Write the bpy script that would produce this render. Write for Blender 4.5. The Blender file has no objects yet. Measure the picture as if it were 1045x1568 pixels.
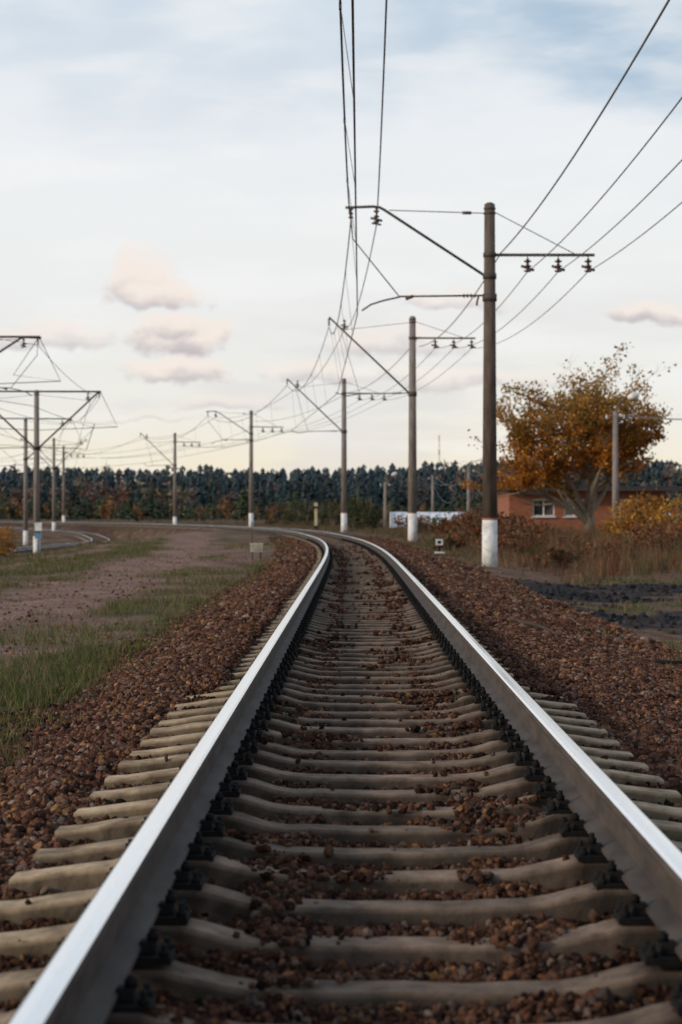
import bpy, math, random
import numpy as np
from mathutils import Vector
rng=np.random.default_rng(7); random.seed(7)
F=3000.0; CAMZ=1.42
sc=bpy.context.scene
def sm(a,b,x):
    t=np.clip((np.asarray(x,float)-a)/(b-a),0,1); return t*t*(3-2*t)
def PX(px,d): return (px-522.5)/F*d
def PZ(py,d): return CAMZ+(788-py)/F*d
_g=rng.random((256,256))
def vn(x,y):
    x=np.asarray(x,float); y=np.asarray(y,float)
    xi=np.floor(x).astype(int); yi=np.floor(y).astype(int); fx=x-xi; fy=y-yi
    fx=fx*fx*(3-2*fx); fy=fy*fy*(3-2*fy)
    a=_g[xi%256,yi%256]; b=_g[(xi+1)%256,yi%256]; c=_g[xi%256,(yi+1)%256]; d=_g[(xi+1)%256,(yi+1)%256]
    return (a*(1-fx)+b*fx)*(1-fy)+(c*(1-fx)+d*fx)*fy
def fbm(x,y,o=4):
    s=0;a=.5;t=0
    for i in range(o):
        s=s+a*vn(x*2**i+17*i,y*2**i+5*i); t+=a; a*=.5
    return s/t
# ---------------------------------------------------------------- tracks
ys=np.arange(-80,520,0.5)
def mk(pts,sig=14):
    e=np.arange(-180,620,0.5)
    xs=np.interp(e,[p[0] for p in pts],[p[1] for p in pts])
    k=np.exp(-0.5*(np.arange(-50,51)/sig)**2); k/=k.sum()
    xs=np.convolve(xs,k,'same')
    return np.interp(ys,e,xs)
mx=mk([(-180,-.55),(0,.14),(14,.24),(28,.33),(45,.44),(60,.42),(79,.02),(108,-1.7),(130,-4.0),(150,-7.3),(170,-11.4),(211,-22),(252,-38),(290,-59),(325,-86),(360,-120),(400,-170),(620,-480)])
lx=mk([(-180,-16),(0,-19.5),(60,-22),(110,-23),(140,-22.2),(175,-21.0),(215,-28.0),(252,-44.5),(290,-67),(325,-95),(360,-129),(400,-180),(620,-500)])
ms=np.gradient(mx,ys); ls=np.gradient(lx,ys)
XC=lambda y:np.interp(y,ys,mx); SC=lambda y:np.interp(y,ys,ms)
XL=lambda y:np.interp(y,ys,lx); SL=lambda y:np.interp(y,ys,ls)
def UC(x,y): return (x-XC(y))/np.sqrt(1+SC(y)**2)
def UL(x,y): return (x-XL(y))/np.sqrt(1+SL(y)**2)
RH=0.42
def lift(y): return 0.06*sm(60,110,y)
def zLrail(y): return -0.95+1.0*sm(160,285,y)
def terr(x,y):
    x=np.asarray(x,float); y=np.asarray(y,float)
    u=UC(x,y); a=np.abs(u); v=UL(x,y)
    base=0.28*sm(60,110,y)+0.12*(fbm(x*.25,y*.25,3)-.5)+0.07*(fbm(x*1.3+9,y*1.3,3)-.5)
    base=base+ -0.10*sm(3,5,u)*(1-sm(50,70,y))
    zl=zLrail(y)-.30+0.08*(fbm(x*.5,y*.5,2)-.5)
    w=1-sm(2.8,13.5,v); w=w*(1-sm(30,90,-v))
    z=base*(1-w)+zl*w
    top=0.092+0.11*sm(1.0,1.2,a)*sm(12.5,15.5,y)+0.02*sm(1.35,1.5,a)*(1-sm(12.5,15.5,y))+0.03*(fbm(x*2.5,y*2.5,2)-.5)
    pr=np.where(a>1.55,top-(a-1.55)*np.where(u>0,.17,.24),top)
    k=1-sm(2.2,3.1,a)
    z=np.where(a<2.2,np.maximum(pr,z*(a>1.3)+(-9)*(a<=1.3)),z*(1-k)+np.maximum(z,pr)*k)
    z=np.where(a<1.3,top,z)
    av=np.abs(v)
    pl=zLrail(y)-.30-np.maximum(av-1.6,0)*.4
    z=np.where((av<1.6)&(a>2.5),pl,np.where((av<2.4)&(a>2.5),np.maximum(z,pl),z))
    return z
def zones(x,y):
    u=UC(x,y); v=UL(x,y)
    n=fbm(x*.9,y*.45); n2=fbm(x*.45+40,y*.16+11); n3=fbm(x*3,y*1.6)
    bal=sm(-2.55,-1.75,u+(n3-.5)*1.1)*(1-sm(2.5,3.2,u+(n-.5)*1.1))
    bal=np.maximum(bal,1-sm(2.0,2.6,np.abs(v)))
    rc=-5.2-0.014*np.clip(y-25,0,80)
    road=(1-sm(.6,2.0,np.abs(u-rc)+(n-.5)*2.2))*(y<170)
    road=np.maximum(road,.8*(1-sm(.15,.5,np.abs(u+9.6)+(n-.5)*1.2))*(y<90))
    road=np.maximum(road,.5*sm(.50,.62,fbm(x*.6+7,y*.2+3))*(u<-2.3)*(u>-16))
    blk=sm(2.7,3.4,u+(n-.5))*(1-sm(10,14,u))*sm(22,26,y+(n-.5)*7)*(1-sm(40,45,y+(n-.5)*8))*sm(.30,.44,fbm(x*.7+3,y*.4))
    bias=.13*sm(1.9,2.4,-u)*(1-sm(3.6,4.8,-u))*(1-sm(16,26,y))+.10*sm(6.8,7.4,-u)*(1-sm(8.8,9.6,-u))*(y<95)+.015*(u<0)
    gr=sm(.48,.60,.6*n+.4*n2+bias)*(1-bal)*(1-road*.85)*(1-blk)
    gr=np.where(u>0,gr*.85,gr)
    return bal,gr,road,blk,u,v
# ---------------------------------------------------------------- materials
def NT(m): m.use_nodes=True; nt=m.node_tree; return nt,nt.nodes,nt.links
def mat(name,col,rough=.8,metal=0,noise=.25,scale=6,bump=0,attr=None,transl=0,spec=.3,stretch=None,col2=None):
    m=bpy.data.materials.new(name); nt,N,L=NT(m); b=N['Principled BSDF']
    b.inputs['Roughness'].default_value=rough; b.inputs['Metallic'].default_value=metal
    b.inputs['Specular IOR Level'].default_value=spec
    tc=N.new('ShaderNodeTexCoord'); mp=N.new('ShaderNodeMapping'); L.new(tc.outputs['Object'],mp.inputs[0])
    if stretch: mp.inputs['Scale'].default_value=stretch
    nz=N.new('ShaderNodeTexNoise'); nz.inputs['Scale'].default_value=scale; nz.inputs['Detail'].default_value=5; nz.inputs['Roughness'].default_value=.6
    L.new(mp.outputs[0],nz.inputs['Vector'])
    mix=N.new('ShaderNodeMix'); mix.data_type='RGBA'
    mr=N.new('ShaderNodeMapRange'); mr.inputs[1].default_value=.32; mr.inputs[2].default_value=.66
    L.new(nz.outputs['Fac'],mr.inputs[0]); L.new(mr.outputs[0],mix.inputs[0])
    if attr:
        at=N.new('ShaderNodeAttribute'); at.attribute_name=attr
        d=N.new('ShaderNodeMix'); d.data_type='RGBA'; d.blend_type='MULTIPLY'; d.inputs[0].default_value=1
        L.new(at.outputs['Color'],d.inputs[6]); d.inputs[7].default_value=(1-noise,(1-noise)*.93,(1-noise)*.88,1)
        L.new(d.outputs[2],mix.inputs[6]); L.new(at.outputs['Color'],mix.inputs[7])
    else:
        c2=col2 or tuple(c*(1-noise) for c in col)
        mix.inputs[6].default_value=(*c2,1); mix.inputs[7].default_value=(*[min(1,c*(1+noise*.6)) for c in col],1)
    L.new(mix.outputs[2],b.inputs['Base Color'])
    if bump:
        bp=N.new('ShaderNodeBump'); bp.inputs['Strength'].default_value=bump; bp.inputs['Distance'].default_value=.02
        L.new(nz.outputs['Fac'],bp.inputs['Height']); L.new(bp.outputs[0],b.inputs['Normal'])
    return m
def matd(name,k=.3,scale=6,transl=0):
    m=bpy.data.materials.new(name); nt,N,L=NT(m); N.remove(N['Principled BSDF'])
    at=N.new('ShaderNodeAttribute'); at.attribute_name='Col'; d=N.new('ShaderNodeBsdfDiffuse'); c=at.outputs['Color']
    if k:
        tc=N.new('ShaderNodeTexCoord'); nz=N.new('ShaderNodeTexNoise'); nz.inputs['Scale'].default_value=scale; nz.inputs['Detail'].default_value=2; L.new(tc.outputs['Object'],nz.inputs['Vector'])
        mr=N.new('ShaderNodeMapRange'); mr.inputs[1].default_value=.3; mr.inputs[2].default_value=.7; mr.inputs[3].default_value=1-k; mr.inputs[4].default_value=1+k; L.new(nz.outputs['Fac'],mr.inputs[0])
        vm=N.new('ShaderNodeVectorMath'); vm.operation='SCALE'; L.new(c,vm.inputs[0]); L.new(mr.outputs[0],vm.inputs['Scale']); c=vm.outputs[0]
    L.new(c,d.inputs[0]); o=d.outputs[0]
    if transl:
        t=N.new('ShaderNodeBsdfTranslucent'); L.new(c,t.inputs[0]); x=N.new('ShaderNodeMixShader'); x.inputs[0].default_value=transl; L.new(o,x.inputs[1]); L.new(t.outputs[0],x.inputs[2]); o=x.outputs[0]
    L.new(o,N['Material Output'].inputs[0]); return m
M_stone=matd('ballast_stone',.35,60)
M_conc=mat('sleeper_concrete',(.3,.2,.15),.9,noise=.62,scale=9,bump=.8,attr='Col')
M_steel=mat('rail_running_surface',(.97,.97,.98),.20,metal=1,noise=.05,scale=30,stretch=(8,.4,8))
M_rust=mat('rail_side',(.070,.054,.046),.7,noise=.45,scale=10,stretch=(1,.3,1),spec=.25)
M_black=mat('oily_fastener',(.010,.009,.009),.8,noise=.4,scale=30,spec=.15)
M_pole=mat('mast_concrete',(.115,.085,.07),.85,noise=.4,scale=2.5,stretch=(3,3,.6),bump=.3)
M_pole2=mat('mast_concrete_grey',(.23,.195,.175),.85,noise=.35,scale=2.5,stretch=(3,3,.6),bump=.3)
M_white=mat('white_paint',(.70,.69,.68),.7,noise=.3,scale=5)
M_red=mat('faded_red_paint',(.35,.12,.07),.8)
M_metal=mat('mast_bracket_steel',(.075,.062,.055),.6,noise=.4,scale=8)
M_ins=mat('insulator_glaze',(.07,.035,.025),.25,noise=.2,spec=.5)
M_wire=mat('wire_metal',(.10,.095,.095),.6,noise=.2,spec=.15)
M_wire2=mat('aluminium_wire',(.17,.17,.18),.6,noise=.2,spec=.15)
M_leaf=matd('leaf',0,3,.35)
M_bark=mat('bark',(.24,.185,.13),.9,noise=.4,scale=10,bump=.5)
M_forest=matd('forest_foliage',.35,.5)
M_grass=matd('grass_blades',0,5,.3)
def ground_mat():
    m=bpy.data.materials.new('ground_surface'); nt,N,L=NT(m); b=N['Principled BSDF']
    b.inputs['Roughness'].default_value=.95; b.inputs['Specular IOR Level'].default_value=.15
    tc=N.new('ShaderNodeTexCoord')
    def noise(s,det=6,dist=0):
        n=N.new('ShaderNodeTexNoise'); n.inputs['Scale'].default_value=s; n.inputs['Detail'].default_value=det
        n.inputs['Distortion'].default_value=dist; L.new(tc.outputs['Object'],n.inputs['Vector']); return n.outputs['Fac']
    def ramp(fac,st):
        r=N.new('ShaderNodeValToRGB'); L.new(fac,r.inputs[0]); e=r.color_ramp.elements
        e[0].position=st[0][0]; e[0].color=(*st[0][1],1); e[1].position=st[-1][0]; e[1].color=(*st[-1][1],1)
        for p,c in st[1:-1]:
            q=e.new(p); q.color=(*c,1)
        return r.outputs[0]
    def mix(f,a,c):
        x=N.new('ShaderNodeMix'); x.data_type='RGBA'; L.new(f,x.inputs[0]); L.new(a,x.inputs[6]); L.new(c,x.inputs[7]); return x.outputs[2]
    vo=N.new('ShaderNodeTexVoronoi'); vo.inputs['Scale'].default_value=26; L.new(tc.outputs['Object'],vo.inputs['Vector'])
    sep=N.new('ShaderNodeSeparateColor'); L.new(vo.outputs['Color'],sep.inputs[0])
    stone=ramp(sep.outputs[0],[(0,(.018,.010,.007)),(.35,(.055,.027,.018)),(.7,(.11,.056,.036)),(.9,(.15,.09,.07)),(1,(.22,.12,.065))])
    grass=ramp(noise(9,8),[(.3,(.058,.058,.026)),(.5,(.105,.094,.045)),(.7,(.16,.12,.07))])
    dry=ramp(noise(2.2,10),[(.3,(.09,.048,.032)),(.5,(.165,.096,.066)),(.7,(.235,.148,.105))])
    road=ramp(noise(14,9),[(.3,(.15,.087,.066)),(.5,(.27,.162,.127)),(.72,(.38,.25,.205))])
    blk=ramp(noise(12,8),[(.35,(.008,.008,.010)),(.55,(.022,.021,.024)),(.75,(.09,.072,.062))])
    at=N.new('ShaderNodeAttribute'); at.attribute_name='Zone'
    s=N.new('ShaderNodeSeparateColor'); L.new(at.outputs['Color'],s.inputs[0])
    c=mix(s.outputs[1],dry,grass); c=mix(s.outputs[2],c,road); c=mix(at.outputs['Alpha'],c,blk); c=mix(s.outputs[0],c,stone)
    big=N.new('ShaderNodeMapRange'); big.inputs[1].default_value=.3; big.inputs[2].default_value=.7; big.inputs[3].default_value=.65; big.inputs[4].default_value=1.2; L.new(noise(.9,7),big.inputs[0])
    vm=N.new('ShaderNodeVectorMath'); vm.operation='SCALE'; L.new(c,vm.inputs[0]); L.new(big.outputs[0],vm.inputs['Scale'])
    L.new(vm.outputs[0],b.inputs['Base Color'])
    bp=N.new('ShaderNodeBump'); bp.inputs['Strength'].default_value=.9; bp.inputs['Distance'].default_value=.045
    inv=N.new('ShaderNodeMath'); inv.operation='SUBTRACT'; inv.inputs[0].default_value=1; L.new(vo.outputs['Distance'],inv.inputs[1])
    ad=N.new('ShaderNodeMath'); ad.operation='ADD'; L.new(inv.outputs[0],ad.inputs[0]); L.new(noise(25,5),ad.inputs[1])
    L.new(ad.outputs[0],bp.inputs['Height']); L.new(bp.outputs[0],b.inputs['Normal'])
    return m
# ---------------------------------------------------------------- mesh helpers
def np_mesh(name,V,Fc,mats,attr=None,aname='Col',smooth=False,mi=None,parent=None):
    me=bpy.data.meshes.new(name); V=np.ascontiguousarray(V,dtype=np.float32); Fc=np.ascontiguousarray(Fc,dtype=np.int32)
    me.vertices.add(len(V)); me.vertices.foreach_set('co',V.ravel())
    me.loops.add(Fc.size); me.loops.foreach_set('vertex_index',Fc.ravel())
    me.polygons.add(len(Fc)); me.polygons.foreach_set('loop_start',np.arange(len(Fc),dtype=np.int32)*Fc.shape[1])
    for m in (mats if isinstance(mats,list) else [mats]): me.materials.append(m)
    if mi is not None: me.polygons.foreach_set('material_index',np.asarray(mi,dtype=np.int32))
    me.update(calc_edges=True)
    me.polygons.foreach_set('use_smooth',np.full(len(Fc),smooth))
    if attr is not None:
        ca=me.color_attributes.new(aname,'FLOAT_COLOR','POINT')
        A=np.ones((len(V),4),np.float32); A[:,:attr.shape[1]]=attr; ca.data.foreach_set('color',A.ravel())
    ob=bpy.data.objects.new(name,me); sc.collection.objects.link(ob)
    if parent: ob.parent=parent
    return ob
def empty(name,loc=(0,0,0)):
    e=bpy.data.objects.new(name,None); sc.collection.objects.link(e); e.location=loc; e.empty_display_size=.3; return e
class MB:
    def __init__(s): s.v=[];s.f=[];s.m=[];s.s=[]
    def box(s,c,size,rz=0,m=0,taper=1):
        i=len(s.v); c0,s0=math.cos(rz),math.sin(rz)
        for z in(-.5,.5):
            k=taper if z>0 else 1
            for x,y in((-.5,-.5),(.5,-.5),(.5,.5),(-.5,.5)):
                X=x*size[0]*k;Y=y*size[1]*k; s.v.append((c[0]+X*c0-Y*s0,c[1]+X*s0+Y*c0,c[2]+z*size[2]))
        for f in((0,3,2,1),(4,5,6,7),(0,1,5,4),(1,2,6,5),(2,3,7,6),(3,0,4,7)):
            s.f.append(tuple(i+k for k in f)); s.m.append(m); s.s.append(False)
    def tube(s,pts,r,n=8,m=0,cap=True):
        pts=[Vector(p) for p in pts]; rs=r if isinstance(r,(list,tuple)) else [r]*len(pts)
        i0=len(s.v); up=None
        for j,p in enumerate(pts):
            a=pts[max(j-1,0)]; b=pts[min(j+1,len(pts)-1)]; t=(b-a); 
            t=t.normalized() if t.length>1e-9 else Vector((0,0,1))
            if up is None: up=Vector((0,0,1)) if abs(t.z)<.9 else Vector((1,0,0))
            x=t.cross(up)
            if x.length<1e-4: up=Vector((1,0,0)); x=t.cross(up)
            x.normalize(); y=x.cross(t)
            up=y
            for k in range(n):
                q=2*math.pi*k/n; s.v.append(tuple(p+(x*math.cos(q)+y*math.sin(q))*rs[j]))
        for j in range(len(pts)-1):
            for k in range(n):
                a=i0+j*n+k;b=i0+j*n+(k+1)%n; s.f.append((a,a+n,b+n,b)); s.m.append(m); s.s.append(n>4)
        if cap:
            s.f.append(tuple(i0+k for k in range(n))); s.m.append(m); s.s.append(False)
            e=i0+(len(pts)-1)*n; s.f.append(tuple(e+n-1-k for k in range(n))); s.m.append(m); s.s.append(False)
    def build(s,name,mats,parent=None):
        me=bpy.data.meshes.new(name); me.from_pydata(s.v,[],s.f)
        for m in mats: me.materials.append(m)
        me.polygons.foreach_set('material_index',s.m); me.polygons.foreach_set('use_smooth',s.s); me.update()
        ob=bpy.data.objects.new(name,me); sc.collection.objects.link(ob)
        if parent: ob.parent=parent
        return ob
# ---------------------------------------------------------------- ground
def grow_axis(start,stop,step,g):
    a=[start]
    while a[-1]<stop: a.append(a[-1]+step); step*=g
    return a
xr=grow_axis(8,1500,.13,1.05); xlft=[-q for q in grow_axis(8,1500,.13,1.04)][::-1]
gx=np.array(xlft+list(np.arange(-7.9,7.95,.1))+xr)
gy=np.array(list(np.arange(-40,2.5,1.0))+list(np.arange(2.5,20,.1))+grow_axis(20,3500,.12,1.013))
GX,GY=np.meshgrid(gx,gy); GZ=terr(GX,GY)
far=sm(300,450,GY); GZ=GZ*(1-far)+far*.2
V=np.stack([GX,GY,GZ],-1).reshape(-1,3)
nx,ny=len(gx),len(gy); I=np.arange(nx*ny).reshape(ny,nx)
Fq=np.stack([I[:-1,:-1],I[:-1,1:],I[1:,1:],I[1:,:-1]],-1).reshape(-1,4)
b,g,r,k,_,_=zones(V[:,0],V[:,1])
np_mesh('ground',V,Fq,ground_mat(),np.stack([b,g,r,k],-1),'Zone',smooth=True)
# ---------------------------------------------------------------- rails + sleepers
def arc_points(X,S,y0,y1,step):
    out=[];y=y0
    while y<y1:
        out.append(y); y+=step/math.sqrt(1+float(S(y))**2)
    return np.array(out)
prof=[(-.075,0),(.075,0),(.075,.012),(.012,.032),(.009,.125),(.034,.138),(.0375,.148),(.0355,.172),(.026,.1795),(0,.181),(-.026,.1795),(-.0355,.172),(-.0375,.148),(-.034,.138),(-.009,.125),(-.012,.032),(-.075,.012)]
def track(name,X,S,zr,y0,y1,detail):
    root=empty(name)
    yy=np.array(list(np.arange(y0,80,1.0))+list(np.arange(80,y1,2.0)))
    for side in(-1,1):
        P=len(prof); Vv=[];
        for y in yy:
            sl=float(S(y)); c=1/math.sqrt(1+sl*sl); n=(c,-sl*c)
            cx=float(X(y)); z0=float(zr(y))-.181
            for a,h in prof:
                o=side*.7975+a; Vv.append((cx+n[0]*o,y+n[1]*o,z0+h))
        Ff=[];mi=[]
        for j in range(len(yy)-1):
            for q in range(P):
                a=j*P+q;b2=j*P+(q+1)%P; Ff.append((a,b2,b2+P,a+P)); mi.append(0 if q in(7,8,9,10) else 1)
        np_mesh('rail_left' if side<0 else 'rail_right',np.array(Vv),np.array(Ff),[M_steel,M_rust],mi=mi,parent=root)
    sy=arc_points(X,S,y0,y1,.525)
    st=[(-1.35,.138),(-1.25,.148),(-1.12,.166),(-1.0,.182),(-.93,.205),(-.66,.205),(-.60,.192),(-.50,.165),(-.42,.152),(-.3,.148),(-.15,.145),(0,.145),(.15,.145),(.3,.148),(.42,.152),(.50,.165),(.60,.192),(.66,.205),(.93,.205),(1.0,.182),(1.12,.166),(1.25,.148),(1.35,.138)]
    VV=[];FF=[];CC=[];n0=0
    for y in sy:
        y=float(y)+rng.normal(0,.012)
        sl=float(S(y)); c=1/math.sqrt(1+sl*sl); R=(c,-sl*c); T=(sl*c,c); cx=float(X(y)); z0=float(zr(y))-RH
        dz=rng.normal(0,.005); sk=rng.normal(0,.010); tone=rng.uniform(.72,1.15)
        for (o,h) in st:
            ao=abs(o); wt=.074 if ao>.5 else .066
            wf=wt*rng.uniform(.86,1.06); wb=wt*rng.uniform(.9,1.06)
            ht=h+dz+rng.normal(0,.002)
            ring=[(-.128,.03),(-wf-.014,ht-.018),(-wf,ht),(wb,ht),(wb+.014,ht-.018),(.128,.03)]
            lt=rng.uniform(.78,1.1)
            for ri,(t,z) in enumerate(ring):
                VV.append((cx+R[0]*o+T[0]*(t+sk*o),y+R[1]*o+T[1]*(t+sk*o),z0+z))
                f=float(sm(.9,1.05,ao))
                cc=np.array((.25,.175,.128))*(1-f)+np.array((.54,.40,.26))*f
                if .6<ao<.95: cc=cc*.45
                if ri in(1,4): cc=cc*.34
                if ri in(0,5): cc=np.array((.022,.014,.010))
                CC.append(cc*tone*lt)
        m=len(st)
        for j in range(m-1):
            for q in range(5):
                a=n0+j*6+q; FF.append((a,a+6,a+7,a+1))
        for e in(0,m-1):
            a=n0+e*6; FF.append((a,a+1,a+4,a+5)); FF.append((a+1,a+2,a+3,a+4))
        n0+=m*6
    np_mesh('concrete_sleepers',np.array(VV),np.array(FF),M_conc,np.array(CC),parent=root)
    fb=MB(); lim=90 if detail else 0
    for y in sy:
        if y>lim or y<2: continue
        y=float(y); sl=float(S(y)); c=1/math.sqrt(1+sl*sl); R=(c,-sl*c); cx=float(X(y)); rz=math.atan2(R[1],R[0]); z0=float(zr(y))-RH
        for side in(-1,1):
            def L_(a,t=0): return (cx+R[0]*(side*.7975+a)-R[1]*t, y+R[1]*(side*.7975+a)+R[0]*t)
            p=L_(0); fb.box((p[0],p[1],z0+.218),(.32,.13,.020),rz)
            for q in(-1,1):
                p=L_(q*.09); fb.box((p[0],p[1],z0+.247),(.055,.06,.030),rz,taper=.7)
                nn=8 if y<25 else 5
                p=L_(q*.105); h=.042+rng.uniform(-.008,.012)
                fb.tube([(p[0],p[1],z0+.24),(p[0],p[1],z0+.250+h)],.010,nn)
                fb.tube([(p[0],p[1],z0+.262),(p[0],p[1],z0+.282)],.018,6)
                for t in(-.042,.042):
                    p=L_(q*.14,t); fb.tube([(p[0],p[1],z0+.215),(p[0],p[1],z0+.215+.04+rng.uniform(0,.014))],.009,nn)
                    fb.tube([(p[0],p[1],z0+.226),(p[0],p[1],z0+.244)],.017,6)
    if detail: fb.build('rail_fasteners',[M_black],root)
    return sy
SY=track('railway_track',XC,SC,lambda y:RH+lift(y),-12,430,True)
track('siding_railway_track',XL,SL,lambda y:zLrail(y)+.0,20,430,False)
# ---------------------------------------------------------------- stones
t_=(1+5**.5)/2
ico=np.array([(-1,t_,0),(1,t_,0),(-1,-t_,0),(1,-t_,0),(0,-1,t_),(0,1,t_),(0,-1,-t_),(0,1,-t_),(t_,0,-1),(t_,0,1),(-t_,0,-1),(-t_,0,1)],float); ico/=np.linalg.norm(ico[0])
icf=np.array([(0,11,5),(0,5,1),(0,1,7),(0,7,10),(0,10,11),(1,5,9),(5,11,4),(11,10,2),(10,7,6),(7,1,8),(3,9,4),(3,4,2),(3,2,6),(3,6,8),(3,8,9),(4,9,5),(2,4,11),(6,2,10),(8,6,7),(9,8,1)])
def rotm(n,r=rng):
    q=r.normal(size=(n,4)); q/=np.linalg.norm(q,axis=1)[:,None]; w,x,y,z=q.T
    return np.stack([np.stack([1-2*(y*y+z*z),2*(x*y-z*w),2*(x*z+y*w)],-1),np.stack([2*(x*y+z*w),1-2*(x*x+z*z),2*(y*z-x*w)],-1),np.stack([2*(x*z-y*w),2*(y*z+x*w),1-2*(x*x+y*y)],-1)],1)
def stones(name,P,rad,C,m=M_stone):
    n=len(P); J=rng.uniform(.72,1.2,(n,12,1)); S=rng.uniform(.55,1.35,(n,1,3))
    V=ico[None]*J*S*rad[:,None,None]; V=np.einsum('nij,nkj->nki',rotm(n),V)+P[:,None,:]
    Fc=icf[None]+np.arange(n)[:,None,None]*12
    np_mesh(name,V.reshape(-1,3),Fc.reshape(-1,3),m,np.repeat(C,12,axis=0)); print(name,n)
def stone_cols(n):
    pal=np.array([(.125,.060,.040),(.080,.040,.029),(.17,.088,.058),(.040,.024,.020),(.21,.15,.12),(.24,.12,.058),(.135,.096,.084)])
    w=np.array([.28,.23,.15,.17,.05,.05,.07]); c=pal[rng.choice(len(pal),n,p=w/w.sum())]*rng.uniform(.62,1.2,(n,1)); return c
def slx(u):
    return np.interp(np.abs(u),[0,.42,.50,.60,.66,.93,1.0,1.25,1.35],[.145,.152,.165,.192,.205,.205,.182,.148,.138])
def ballast(y0,y1,dens,rmin,rmax,umax=3.2):
    hw0=min(umax,.18*y1+1.0)
    n=int(dens*(y1-y0)*2*hw0); y=rng.uniform(y0,y1,n); u=rng.uniform(-min(hw0,2.6),hw0,n)
    keep=np.abs(u+XC(y))<.18*y+.7; y=y[keep];u=u[keep]
    x=u+XC(y); z=terr(x,y); a=np.abs(u)
    idx=np.clip(np.searchsorted(SY,y),1,len(SY)-1); dy=np.minimum(np.abs(SY[idx]-y),np.abs(SY[idx-1]-y))
    rad=rng.uniform(rmin,rmax,len(y))*rng.choice([.6,1,1.2],len(y))
    wob=.018*(fbm(x*6,y*6,2)-.5)*2
    on=(dy<.086+wob+.006*(a>.5))&(a<1.33)&((a<1.0)|(y<14))
    cover=fbm(x*2.2,y*2.0+5,3); heap=sm(.20,.34,a)*(1-sm(.50,.60,a))
    pc=sm(.60,.67,cover+.09*heap-.03)
    p=.010+.85*pc; p=np.where(a>.95,.004,p)
    p=p+ .05*(a<.95)*sm(20,60,y)
    keep=(~on)|(rng.random(len(y))<p)
    keep&=~((np.abs(a-.7975)<.13)&on)
    keep&=~((np.abs(a-.7975)<.08))
    keep&=(a<1.8)|(rng.random(len(y))<1-.75*sm(1.9,2.7,-u)-.5*sm(2.7,3.2,u))
    crib=(a<1.35)&(~on)
    rad=np.where(a<1.35,rad*.82,rad)
    z=np.where(on,slx(u)+rad*.35,z+rng.uniform(-.008,.014,len(y)))
    z=z+np.where(crib&(a>.28)&(a<.62),.012+.02*heap,0)+np.where(crib&(a>=.62)&(a<.95),.045,0)+np.where(crib&(a>=.95)&(y<14),.012,0)
    x,y,z,rad,a=[q[keep] for q in(x,y,z,rad,a)]
    C=stone_cols(len(x))
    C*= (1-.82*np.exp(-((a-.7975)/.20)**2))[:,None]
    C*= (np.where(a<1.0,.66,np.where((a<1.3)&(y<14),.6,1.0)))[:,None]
    return np.stack([x,y,z],-1),rad,C
parts=[ballast(2.2,8,3000,.010,.022),ballast(8,20,1400,.013,.026),ballast(20,45,330,.022,.042),ballast(45,100,60,.035,.06)]
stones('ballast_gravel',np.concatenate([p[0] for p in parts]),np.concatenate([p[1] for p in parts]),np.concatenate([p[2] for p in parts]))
n=11000; y=8+60*rng.random(n)**1.4; x=rng.uniform(-1,1,n)*(.19*y+1); b,g,r,k,u,v=zones(x,y)
kp=(b<.7)&(rng.random(n)<.25+.4*r+.75*k); x,y,k=x[kp],y[kp],k[kp]
C=stone_cols(len(x))*1.2; C=C*(1-k[:,None])+np.array((.02,.02,.023))*k[:,None]*rng.uniform(.5,2.4,(len(x),1))
stones('loose_gravel',np.stack([x,y,terr(x,y)+.005],-1),rng.uniform(.010,.034,len(x))*(1+1.3*k),C)
# ---------------------------------------------------------------- blades and leaves
def blades(name,x,y,h,w,C,lean=.5,m=M_grass,parent=None):
    n=len(x); z=terr(x,y)-.01; th=rng.uniform(0,2*math.pi,n); ph=rng.uniform(0,2*math.pi,n); l=h*rng.uniform(.1,lean,n)
    dx=np.cos(th)*w/2; dy=np.sin(th)*w/2; lx_=np.cos(ph)*l; ly_=np.sin(ph)*l
    b0=np.stack([x-dx,y-dy,z],-1); b1=np.stack([x+dx,y+dy,z],-1)
    m0=np.stack([x-dx*.7+lx_*.35,y-dy*.7+ly_*.35,z+h*.55],-1); m1=np.stack([x+dx*.7+lx_*.35,y+dy*.7+ly_*.35,z+h*.55],-1)
    t=np.stack([x+lx_,y+ly_,z+h],-1)
    V=np.stack([b0,b1,m1,m0,t],1).reshape(-1,3); o=np.arange(n)[:,None]*5
    Fc=np.concatenate([o+np.array([[0,1,2]]),o+np.array([[0,2,3]]),o+np.array([[3,2,4]])])
    return np_mesh(name,V,Fc,m,np.repeat(C,5,axis=0),parent=parent)
def clump(cx,cy,per,spread):
    n=len(cx); x=np.repeat(cx,per)+rng.normal(0,1,n*per)*np.repeat(spread,per); y=np.repeat(cy,per)+rng.normal(0,1,n*per)*np.repeat(spread,per)*1.3
    return x,y
n=26000; cy=8+85*rng.random(n)**1.5; cx=rng.uniform(-1,1,n)*(.185*cy+1); b,g,r,k,u,v=zones(cx,cy)
kp=(rng.random(n)<(g**1.3*.80+.03*(u<-2.2)+.16*(u>2.9)*(cy<26)*(vn(cx*1.5,cy)>.5))*(1-.4*(u>0))); kp&=(b<.6); cx,cy,g,u=cx[kp],cy[kp],g[kp],u[kp]
sp=np.full(len(cx),.05)*(1+cy/30); x,y=clump(cx,cy,12,sp)
tone=np.repeat(rng.random(len(cx)),12)+.10*(np.repeat(cy,12)>20); hh=np.repeat(rng.uniform(.03,.12,len(cx))*(.6+g),12)*rng.uniform(.5,1.3,len(x))
C=np.where(tone[:,None]<.64,np.array((.115,.135,.045)),np.array((.20,.15,.085)))*rng.uniform(.5,1.3,(len(x),1))
blades('grass',x,y,hh,.006+y*.00022,C,.9)
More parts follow.
